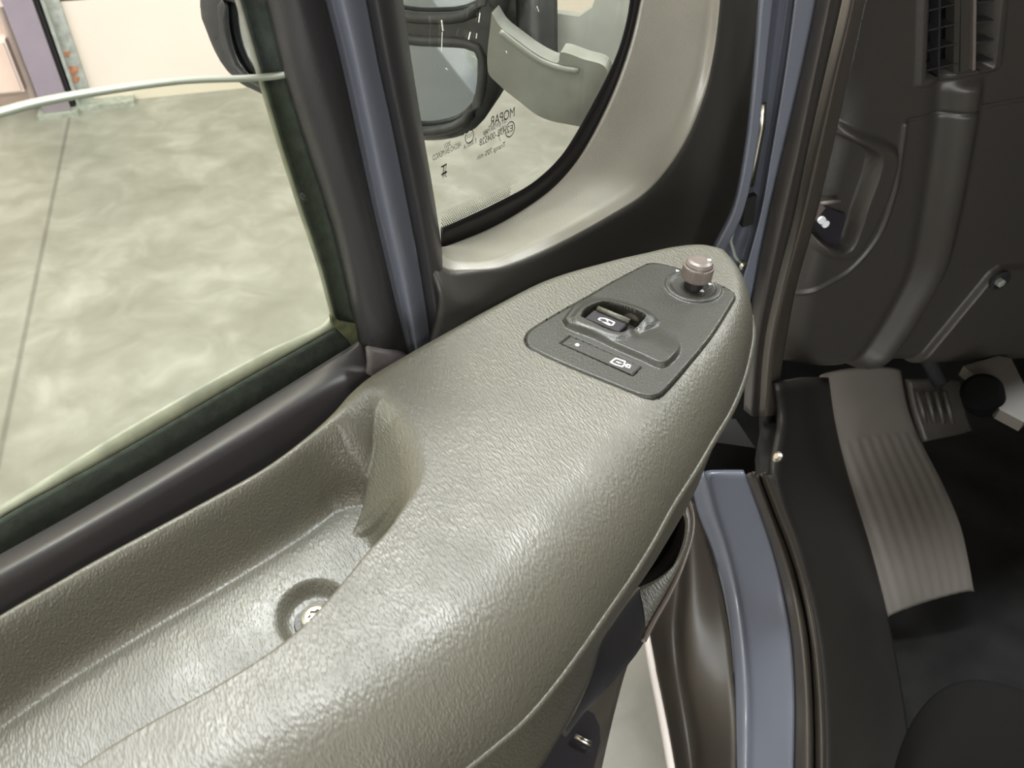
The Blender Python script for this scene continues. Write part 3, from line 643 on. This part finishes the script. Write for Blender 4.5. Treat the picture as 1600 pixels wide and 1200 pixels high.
# ---- door mirror outside
mo = D_(790, 0, .60); ml = D_(305, 0, .66); me1 = (ml-mo); me1[2] = 0; me1 /= np.linalg.norm(me1); mn = np.cross(me1, UP); mn = mn if mn@(CAM-mo) > 0 else -mn
def MP(px, py, off=0): return PL_(px, py, mo+mn*off, mn)
def M2(px, py, off=0): p = MP(px, py, off)-mo; return np.array([p@me1, p@UP])
hs = [(306, 30), (303, 0), (312, -50), (330, -160), (420, -260), (600, -300), (720, -280), (780, -200), (792, -80), (790, 0), (786, 60), (777, 130), (752, 192), (705, 221), (660, 225), (620, 219), (560, 205), (480, 180), (405, 153), (362, 130), (332, 92)]
hs2 = cr([M2(*p) for p in hs+[hs[0]]], 90)[:-1]
lg = [(345, -10), (480, 28), (640, 62), (730, 68), (750, 80), (754, 110), (746, 160), (722, 192), (690, 204), (650, 206), (600, 198), (500, 168), (410, 138), (372, 110), (352, 60)]
ug = [(350, -90), (360, -200), (600, -260), (730, -240), (758, -150), (757, -20), (748, 12), (722, 26), (690, 29), (640, 27), (480, -5), (380, -35)]
lg2 = cr([M2(*p) for p in lg+[lg[0]]], 60)[:-1]; ug2 = cr([M2(*p) for p in ug+[ug[0]]], 60)[:-1]
def hh(P):
    s = sdf(P, hs2); z = -.010*(1-np.sqrt(np.maximum(0, 1-np.clip(1-s/.016, 0, 1)**2)))
    return z
mh = relief('mirror_housing', mo, me1, UP, mn, hs2, hh, .003, 'housing', door, holes=[lg2, ug2], skirt=.05, label='black outside mirror housing')
for nm, g in (('lower_mirror', lg2), ('upper_mirror', ug2)):
    bz = [mo+me1*p[0]+UP*p[1]-mn*.001 for p in g]; q_ = MB(); q_.tube(bz+[bz[0], bz[1]], .0045, 10); q_.build('bezel', 'housing', mh, smooth=True)
    g3 = np.array(g); g3 = g3.mean(0)+(g3-g3.mean(0))*1.05
    relief(nm, mo-mn*.0055, me1, UP, mn, g3, lambda P: -(np.linalg.norm(P-P.mean(0), axis=1)**2)*.25, .004, 'mirror', mh, skirt=.002)
ao = D_(860, 120, .60)
def A2(px, py, off=0): p = PL_(px, py, ao+mn*off, mn)-ao; return np.array([p@me1, p@UP])
arm_p = cr([A2(*p) for p in [(768, 20), (782, 42), (807, 62), (843, 87), (872, 98), (876, 82), (910, 92), (947, 107), (944, 157), (930, 196), (880, 193), (843, 182), (813, 160), (780, 133), (762, 110), (768, 20)]], 110)[:-1]
lipa = [A2(*p) for p in [(782, 42), (807, 62), (843, 87), (872, 98), (905, 104)]]
ma = MB().prism([ao+me1*p[0]+UP*p[1] for p in arm_p], -mn*.022).build('mirror_arm', 'bracket', door, label='thick dark grey mirror arm')
mb = MB(); mb.tube(cr([ao+me1*p[0]+UP*p[1]+mn*.001-UP*.003 for p in lipa], 20), .0022, 8); mb.build('arm_lip', 'base', ma, smooth=True)
loft('mirror_strut', [[D_(806, -90, .63), D_(806, 0, .62), D_(808, 120, .625)], [D_(838, -90, .605), D_(838, 0, .60), D_(838, 130, .615)], [D_(872, -90, .63), D_(871, 0, .62), D_(872, 130, .625)]], 'housing', door, na=16, nc=10, thick=.02)
mb = MB(); mb.prism([D_(x, y, .655) for x, y in [(775, 25), (790, 21), (868, 21), (905, 26), (925, 12), (932, -10), (934, -90), (1050, -90), (1035, 0), (1005, 100), (965, 205), (870, 160), (785, 95)]], -mn*.012); mb.build('mirror_base', 'base', door)

# ---- lower door panel and release lever
MB().box((-.335, -.7, .6), (.09, 0, 0), (0, 1.02, 0), (0, 0, .64)).build('door_shell', 'blue', door)
lpE = [(1012, 990), (1000, 1015), (985, 1042), (968, 1100), (952, 1165), (938, 1230), (920, 1330)]
E1 = [X_(x, y, -.165) for x, y in lpE]; n0 = [p+np.array([-.004, 0, 0]) for p in E1]
loft('lower_panel', [[np.array([-.20, -.3, p[2]+.02]) for p in E1], [p+np.array([-.01, -.06, 0]) for p in E1], [p+np.array([0, -.006, 0]) for p in E1], E1, [p+np.array([-.03, .004, 0]) for p in E1]], 'clad', door, na=30, nc=30, thick=.004)
lv = [(870, 1150), (895, 1118), (915, 1108), (928, 1115), (937, 1135), (938, 1160), (928, 1200), (915, 1260), (800, 1300), (830, 1210)]
lev = MB().prism([Z_(x, y, 1.18) for x, y in lv], np.array([0, 0, -.03])).build('release_lever', 'gloss', door, label='black rounded release lever')
mb = MB(); mb.tube([Z_(898, 1150, 1.183), Z_(924, 1163, 1.183)], .0017, 10); mb.build('lever_pin', 'steel', lev, smooth=True)

# ================================================================== van body past the open door
body = thing('blue_van', 'blue van seen around the gap of its open door', 'van', tuple(bp(0.1, .1, 0)))
v0 = .12
def vr(pts, v, z=None): return [V_(x, y, v) for x, y in pts]
# A-pillar jamb: swept across: outer edge flange, channel, broad band
jL = vr([(1203, -70), (1192, 0), (1182, 120), (1168, 240), (1148, 330), (1112, 405), (1096, 470)], v0-.01)
jL2 = vr([(1217, -70), (1207, 0), (1194, 120), (1180, 240), (1161, 330), (1128, 400), (1108, 470)], v0-.01)
jC = vr([(1227, -70), (1217, 0), (1203, 120), (1188, 240), (1170, 330), (1140, 405), (1118, 475)], v0+.03)
jC2 = vr([(1240, -70), (1232, 0), (1214, 120), (1196, 240), (1180, 330), (1160, 405), (1134, 480)], v0+.03)
jR = vr([(1249, -70), (1242, 0), (1226, 120), (1206, 240), (1190, 330), (1170, 405), (1148, 480)], v0)
jR2 = vr([(1288, -70), (1277, 0), (1252, 120), (1224, 240), (1203, 330), (1185, 420), (1165, 500)], v0)
loft('door_jamb', [up_(q) for q in (jL, jL2, jC, jC2, jR, jR2)], 'blue', body, na=50, nc=41, thick=.006, linear=True, label='blue painted front jamb of the door opening')
mb = MB(); mb.tube(vr([(1192, 162), (1190, 200), (1180, 250), (1172, 290)], v0-.004), .003, 8); mb.build('jamb_cable', 'steel', body, smooth=True)
mb = MB(); mb.tube(vr([(1150, 345), (1142, 375), (1148, 400), (1158, 412)], v0-.004), .0016, 8); mb.build('hinge_spring', 'galv', body, smooth=True)
mb = MB(); mb.lathe(V_(1158, 412, v0-.006), -BV, [(.004, 0), (.004, .004), (.002, .006)], 12); mb.build('hinge_bolt', 'steel', body)
mb = MB(); mb.prism([V_(x, y, v0-.003) for x, y in [(1160, 305), (1178, 300), (1172, 345), (1155, 350)]], -BV*.006); mb.build('check_strap', 'black', body)
# rubber door seal: two rounded beads
s0 = vr([(1286, -70), (1275, 0), (1250, 120), (1222, 240), (1201, 330), (1183, 420), (1168, 520), (1162, 640)], v0-.004)
s1 = vr([(1308, -70), (1297, 0), (1272, 120), (1247, 240), (1222, 350), (1200, 450), (1184, 540), (1175, 650)], v0-.02)
s2 = vr([(1327, -70), (1316, 0), (1288, 120), (1261, 240), (1238, 350), (1212, 450), (1194, 540), (1186, 650)], v0)
loft('door_seal', [up_(q) for q in (s0, s1, s2)], 'rubber', body, na=50, nc=16, thick=.004)
s3_ = vr([(1327, -70), (1316, 0), (1288, 120), (1261, 240), (1238, 350), (1212, 450), (1194, 540), (1186, 650)], v0+.02)
s4 = vr([(1344, -70), (1334, 0), (1306, 120), (1279, 240), (1253, 350), (1226, 450), (1206, 545), (1198, 650)], v0-.002)
s5 = vr([(1362, -70), (1352, 0), (1326, 120), (1299, 240), (1272, 350), (1244, 450), (1224, 560), (1212, 650)], v0+.016)
loft('pillar_moulding', [up_(q) for q in (s3_, s4, s5)], 'clad', body, na=50, nc=16, thick=.004)
bodyblk = MB()
# lower sill: blue curve sweeping down and back
def zl(pts, zs): return [Z_(x, y, z) for (x, y), z in zip(pts, zs)]
zs = [1.12, 1.06, 1.0, .95, .91, .87, .84, .80]
a = zl([(1078, 742), (1090, 800), (1113, 862), (1130, 925), (1142, 1000), (1147, 1080), (1147, 1150), (1143, 1260)], zs)
b = zl([(1100, 742), (1114, 800), (1134, 862), (1149, 925), (1160, 1000), (1166, 1080), (1166, 1150), (1163, 1260)], [z+.012 for z in zs])
c = zl([(1112, 742), (1127, 800), (1146, 862), (1160, 925), (1171, 1000), (1178, 1080), (1179, 1150), (1178, 1260)], [z+.004 for z in zs])
d = zl([(1165, 742), (1186, 800), (1207, 862), (1223, 925), (1236, 1000), (1241, 1080), (1241, 1150), (1238, 1260)], [z for z in zs])
loft('door_sill', [dn_(q) for q in (a, b, c, d)], 'blue', body, na=60, nc=26, thick=.006, label='blue painted lower curve of the door opening')
e = zl([(1165, 742), (1186, 800), (1207, 862), (1223, 925), (1236, 1000), (1241, 1080), (1241, 1150), (1238, 1260)], zs)
f = zl([(1178, 742), (1200, 800), (1222, 862), (1240, 925), (1253, 1000), (1260, 1080), (1262, 1150), (1262, 1260)], [z+.02 for z in zs])
g = zl([(1186, 742), (1208, 800), (1232, 862), (1250, 925), (1264, 1000), (1270, 1080), (1272, 1150), (1272, 1260)], [z+.004 for z in zs])
h = zl([(1196, 742), (1218, 800), (1242, 862), (1259, 925), (1273, 1000), (1281, 1080), (1284, 1150), (1285, 1260)], [z+.02 for z in zs])
i_ = zl([(1206, 742), (1228, 800), (1250, 862), (1266, 925), (1280, 1000), (1288, 1080), (1291, 1150), (1292, 1260)], [z for z in zs])
loft('sill_seal', [dn_(q) for q in (e, f, g)], 'clad', body, na=60, nc=12, thick=.004)
loft('sill_moulding', [dn_(q) for q in (g, h, i_)], 'clad', body, na=60, nc=12, thick=.004)
# outer cladding below the door; reflected light put into the edge strip's colour
k0 = zl([(1004, 990), (1012, 1040), (1022, 1090), (1033, 1150), (1046, 1230)], [.90, .86, .82, .78, .74])
k1 = zl([(1014, 985), (1024, 1040), (1034, 1090), (1046, 1150), (1060, 1230)], [.91, .87, .83, .79, .75])
loft('cladding_edge', [dn_(k0), dn_(k1)], 'pale', body, na=20, nc=6, bulge=.003, label='edge strip of the lower cladding, reflected light put into its pale colour')
l0 = zl([(1030, 800), (1010, 900), (1012, 980), (1024, 1040), (1034, 1090), (1046, 1150), (1060, 1230)], [1.05, .98, .91, .87, .83, .79, .75])
l1 = zl([(1062, 800), (1058, 900), (1052, 980), (1056, 1040), (1064, 1090), (1074, 1150), (1084, 1230)], [1.02, .95, .88, .84, .80, .76, .72])
l2 = zl([(1075, 790), (1080, 880), (1077, 980), (1080, 1040), (1086, 1090), (1094, 1150), (1100, 1230)], [1.06, .99, .92, .88, .84, .80, .76])
l3 = zl([(1086, 790), (1110, 860), (1128, 925), (1141, 1000), (1146, 1080), (1147, 1150), (1143, 1260)], [1.06, 1.0, .955, .915, .875, .845, .81])
loft('step_cladding', [dn_(q) for q in (l0, l1, l2, l3)], 'clad', body, na=40, nc=24, thick=.006)
# end block under the jamb and the kick panel
mb = MB(); mb.prism([V_(x, y, v0+.02) for x, y in [(1112, 690), (1180, 700), (1186, 748), (1088, 744)]], BV*.05); mb.build('hinge_cover', 'trim', body)
kp = [[V_(x, y, v0+.03) for x, y in [(1196, 592), (1188, 620), (1186, 660), (1188, 700)]], [V_(x, y, v0+.02) for x, y in [(1222, 600), (1206, 630), (1203, 660), (1206, 700)]], [V_(x, y, v0+.05) for x, y in [(1232, 608), (1216, 635), (1212, 662), (1214, 700)]]]
loft('panel_hook', kp, 'trim', body, na=20, nc=10, thick=.006)
kk0 = [Z_(x, y, z) for (x, y), z in zip([(1215, 600), (1222, 660), (1212, 742), (1250, 862), (1280, 1000), (1291, 1150), (1292, 1280)], [1.13, 1.08, 1.05, .98, .90, .84, .80])]
kk1 = [Z_(x, y, z) for (x, y), z in zip([(1262, 590), (1268, 660), (1276, 742), (1315, 862), (1345, 1000), (1360, 1150), (1362, 1280)], [1.10, 1.05, 1.0, .93, .86, .80, .77])]
kk2 = [Z_(x, y, z) for (x, y), z in zip([(1295, 590), (1305, 660), (1325, 742), (1362, 862), (1395, 1000), (1420, 1150), (1430, 1280)], [1.0, .95, .90, .84, .77, .74, .73])]
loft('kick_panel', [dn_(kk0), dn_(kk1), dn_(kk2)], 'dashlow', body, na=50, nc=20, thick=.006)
mb = MB(); mb.lathe(Z_(1217, 715, 1.07), np.array([-.5, -.6, .6]), [(.006, 0), (.006, .003), (.003, .005)], 14); mb.build('panel_bolt', 'steel', body)
mb = MB(); mb.prism([Z_(x, y, 1.04) for x, y in [(1186, 700), (1200, 618), (1222, 660), (1216, 745), (1190, 750)]], np.array([0, 0, -.02])); mb.build('dark_gap_plate', 'black', body)  # flat black plate, the shade of the gap beside the hook as colour
# cab floor, toe board, roof, far side
mb = MB(); mb.box(bp(.06, -1.3, .60), BU*1.75, BV*2.0, UP*.08); mb.build('cab_floor', 'mat_', body)
mb = MB(); mb.box(bp(.10, .66, .68), BU*1.7, BV*.04, UP*.62); mb.build('firewall', 'mat_', body)
mb = MB(); mb.box(bp(-.02, -1.4, 2.15), BU*1.85, BV*1.6, UP*.04); mb.build('roof', 'trim', body)
mb = MB(); mb.box(bp(1.80, -1.3, .68), BU*.04, BV*2.0, UP*1.47); mb.build('far_side', 'trim', body)
mb = MB(); mb.box(bp(-.02, -1.42, .7), BU*1.85, BV*.03, UP*1.45); mb.build('bulkhead', 'trim', body)

mb = MB(); mb.box(bp(0, -5.6, .45), BU*1.9, BV*4.15, UP*2.0); mb.build('cargo_side', 'blue', body)

# ================================================================== dashboard
vd = .22
dsh = thing('dashboard', 'dark brown-grey dashboard with air vent right of the door jamb', 'dashboard', tuple(bp(.15, vd, 1.3)))
O = BH+BV*vd; nD = -BV
def DP(px, py, off=0): p = V_(px, py, vd-off)-O; return np.array([p@BU, p[2]])
outD = [DP(*p) for p in [(1345, -120), (1352, 0), (1326, 120), (1299, 240), (1272, 350), (1244, 450), (1224, 560), (1228, 578), (1290, 586), (1350, 584), (1395, 575), (1500, 572), (1700, 560), (1900, 300), (1900, -160)]]
crest = cr([DP(*p) for p in [(1560, -120), (1535, 0), (1520, 80), (1512, 160), (1500, 240), (1482, 340), (1462, 420), (1425, 490), (1385, 550), (1350, 590)]], 40)
ventF = np.array([DP(*p) for p in [(1436, -120), (1436, 0), (1432, 134), (1440, 136), (1556, 108), (1562, 102), (1572, 0), (1580, -120)]])
ventI = np.array([DP(*p) for p in [(1448, -120), (1447, 0), (1443, 122), (1547, 105), (1550, 100), (1560, 0), (1566, -120)]])
podo = cr([DP(*p) for p in [(1300, 190), (1330, 205), (1390, 228), (1398, 245), (1385, 300), (1365, 345), (1332, 395), (1300, 400), (1268, 372), (1262, 350), (1290, 240), (1300, 190)]], 60)[:-1]
podi = cr([DP(*p) for p in [(1305, 210), (1330, 218), (1366, 240), (1362, 270), (1345, 320), (1322, 382), (1300, 385), (1272, 362), (1285, 280), (1305, 210)]], 60)[:-1]
ring = cr([DP(*p) for p in [(1415, 190), (1408, 240), (1398, 300), (1372, 370), (1330, 420), (1290, 445), (1240, 470)]], 40)
seamD = np.array([DP(1415, 190), DP(1500, 174), DP(1600, 156), DP(1750, 130)])
low = np.array([DP(*p) for p in [(1560, 415), (1700, 405), (1800, 400), (1800, 640), (1420, 640), (1422, 575), (1545, 425)]])
def dash_h(P):
    d, nr = seg_dist(P, crest, False); side = np.sign(P[:, 0]-nr[:, 0])
    z = np.where(side > 0, .012-.10*np.clip(d, 0, .5)*.35, .012*np.exp(-(d/.02)**2)-.0*d)
    z = np.where(side > 0, .012-.012*sm(d/.018), z)*sm((-sdf(P, ventF))/.012)
    z -= .006*np.exp(-((d-.028)/.010)**2)*(side < 0)*sm((1.50-P[:, 1])/.05)
    z += .010*sm((sdf(P, podo)+.004)/.007)-.020*sm((sdf(P, podi)+.002)/.005)
    dr, _ = seg_dist(P, ring, False); z += .003*np.exp(-(dr/.0022)**2)
    ds, _ = seg_dist(P, seamD, False); z -= .004*np.exp(-(ds/.0016)**2)
    z += .004*sm((sdf(P, ventF)+.0015)/.003)
    z += .010*sm((sdf(P, low)+.002)/.004)
    so = sdf(P, np.array(outD)); z -= .03*(1-np.sqrt(np.maximum(0, 1-np.clip(1-so/.03, 0, 1)**2)))*sm((1.42-P[:, 1])/.1)
    return z
relief('dash_panel', O, BU, UP, nD, outD, dash_h, .0018, 'dash', dsh, holes=[ventI], skirt=.05)
# air vent with louvres
A = thing  # noqa
vent = MB(); vent.prism([O+BU*p[0]+UP*p[1]-nD*.03 for p in ventI], nD*.006); vt = vent.build('air_vent', 'black', dsh, label='dark air vent with grid of louvres')
def slat(p0, p1, wpx, dep, m='trim'):
    a_, b_ = V_(*p0, vd-.001), V_(*p1, vd-.001); d_ = (b_-a_)/np.linalg.norm(b_-a_); s = np.cross(BV, d_)*wpx*.0006/2
    q = MB(); q.prism([a_-s, b_-s, b_+s, a_+s], BV*dep); q.build('louvre', m, vt)
slat((1470, -110), (1467, 124), 3, .012); slat((1498, -110), (1494, 116), 9, .012, 'dash'); slat((1525, -110), (1522, 112), 5, .010, 'knob')
for k in range(8):
    y = 112-31*k
    slat((1446, y-1+0), (1496, y-13), 2.5, .014); slat((1525, y-14), (1553, y-18), 2.5, .014)
slat((1510, -110), (1507, 112), 14, .006, 'dash')
# light switch inside the pod
p0 = [(1268, 352), (1290, 325), (1322, 335), (1310, 390), (1296, 388)]
sw = MB().prism([V_(x, y, vd+.004) for x, y in p0], BV*.012).build('dash_switch', 'gloss', dsh, label='black dash switch with white symbol')
mb = MB()
for (x, y, r) in [(1284, 344, .0042), (1290, 350, .0042)]: mb.lathe(V_(x, y, vd+.002), nD, [(r, -.003), (r, .001)], 12)
mb.build('switch_symbol', 'white', sw)
mb = MB(); mb.tube([V_(1283, 318, vd), V_(1312, 314, vd)], .002, 8); mb.build('switch_edge', 'knob', sw, smooth=True)
mb = MB(); mb.lathe(V_(1562, 438, vd-.012), nD, [(.013, -.002), (.013, .002), (.010, .003), (.009, -.001)], 24); sb = mb.build('panel_screw', 'trim', dsh)
mb = MB(); mb.lathe(V_(1562, 441, vd-.013), nD, [(.0055, -.002), (.0055, .0035), (.003, .0045)], 6); mb.build('screw_head', 'galv', sb)
# knee bolster underside closes the dash towards the firewall
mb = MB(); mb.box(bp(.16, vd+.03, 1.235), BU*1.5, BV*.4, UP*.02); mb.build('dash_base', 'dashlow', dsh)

# ================================================================== footwell
fr = thing('footrest', 'light grey ribbed footrest below the dashboard', 'footrest', tuple(Z_(1400, 800, .78)))
def fz(py): return .96-.22*(py-590)/370
f0 = [Z_(x, y, fz(y)) for x, y in [(1280, 588), (1285, 640), (1300, 700), (1328, 780), (1352, 850), (1372, 910), (1387, 965)]]
f1_ = [Z_(x, y, fz(y)) for x, y in [(1408, 580), (1420, 640), (1442, 695), (1475, 760), (1500, 820), (1513, 875), (1522, 925)]]
R0_ = cr(f0, 80); R1_ = cr(f1_, 80); nc = 61; G = np.stack([R0_*(1-t)+R1_*t for t in np.linspace(0, 1, nc)])
tt = np.linspace(0, 1, nc)[:, None]; aa = np.linspace(0, 1, 80)[None, :]
hgt = .012*np.sin(np.pi*tt)**.5*np.ones_like(aa)+.0035*(.5+.5*np.sin(tt*2*np.pi*9))*(aa > .30)*.3
G[:, :, 2] += hgt
surf('pad', G, 'foot', fr, .015)
mb = MB(); mb.box(Z_(1400, 900, .70), BU*.12, BV*.06, UP*-.02); mb.build('mount', 'trim', fr)
pd = thing('clutch_pedal', 'dark grey ribbed pedal right of the footrest', 'pedal', tuple(Z_(1460, 650, .9)))
G2 = loft('pedal_pad', [[Z_(1418, 592, .98), Z_(1428, 640, .95), Z_(1446, 690, .92)], [Z_(1500, 592, .98), Z_(1508, 640, .95), Z_(1520, 672, .92)]], 'dash', pd, na=16, nc=16, bulge=.004, thick=.012)
for k in range(4):
    mb = MB(); x = 1440+14*k; mb.tube([Z_(x-6, 612, .985), Z_(x+6, 662, .955)], .0035, 8); mb.build('rib', 'dash', pd, smooth=True)
mb = MB(); mb.tube([Z_(1470, 600, .98), Z_(1500, 540, 1.1)+BV*.15], .010, 10); mb.build('arm', 'trim', pd, smooth=True)
rl = thing('pedal_bracket', 'pale grey metal bracket with a black round stopper under the dashboard', 'bracket', tuple(Z_(1560, 600, 1.0)))
mb = MB(); mb.prism([Z_(x, y, 1.02) for x, y in [(1505, 572), (1560, 556), (1580, 560), (1620, 640), (1600, 660), (1562, 640), (1540, 600)]], np.array([0, 0, -.015])); mb.build('plate', 'foot', rl)
mb = MB(); mb.lathe(Z_(1534, 612, 1.03), np.array([-.2, -.6, .7]), [(.024, -.03), (.024, 0), (.018, .006), (.004, .007)], 28); mb.build('stopper', 'void', rl, smooth=False)
ms = thing('floor_mat', 'black textured mat covering the cab floor', 'mat', tuple(bp(.5, 0, .68)))
gx, gy = np.meshgrid(np.linspace(.12, 1.1, 60), np.linspace(-.8, .62, 70), indexing='ij')
G = np.stack([np.array(bp(u, v, .69+.003*math.sin(u*17)*math.cos(v*13)+.002*math.sin(u*41+v*33))) for u, v in zip(gx.ravel(), gy.ravel())]).reshape(60, 70, 3)
surf('mat_sheet', G, 'mat_', ms, .008)
# seat corner at the bottom right
st_ = thing('driver_seat', 'dark rounded seat corner at the bottom of the footwell', 'seat', tuple(Z_(1500, 1150, .80)))
sA = [(1385, 1290), (1400, 1190), (1430, 1120), (1475, 1075), (1530, 1062), (1600, 1080), (1680, 1120)]
rows = [[Z_(x, y, .86) for x, y in sA], [Z_(x+6, y+14, .90) for x, y in sA], [Z_(x+18, y+60, .93) for x, y in sA], [Z_(x+40, y+200, .94) for x, y in sA]]
loft('cushion', rows, 'seatf', st_, na=50, nc=24, thick=.02)
if 0: mb = MB(); P_ = [Z_(x, y, .925) for x, y in [(1502, 1085), (1506, 1120), (1502, 1160), (1494, 1240)]]; mb.tube(cr(P_, 14), .006, 8); mb.build('piping', 'stripe', st_, smooth=True, label='reddish piping on the seat')
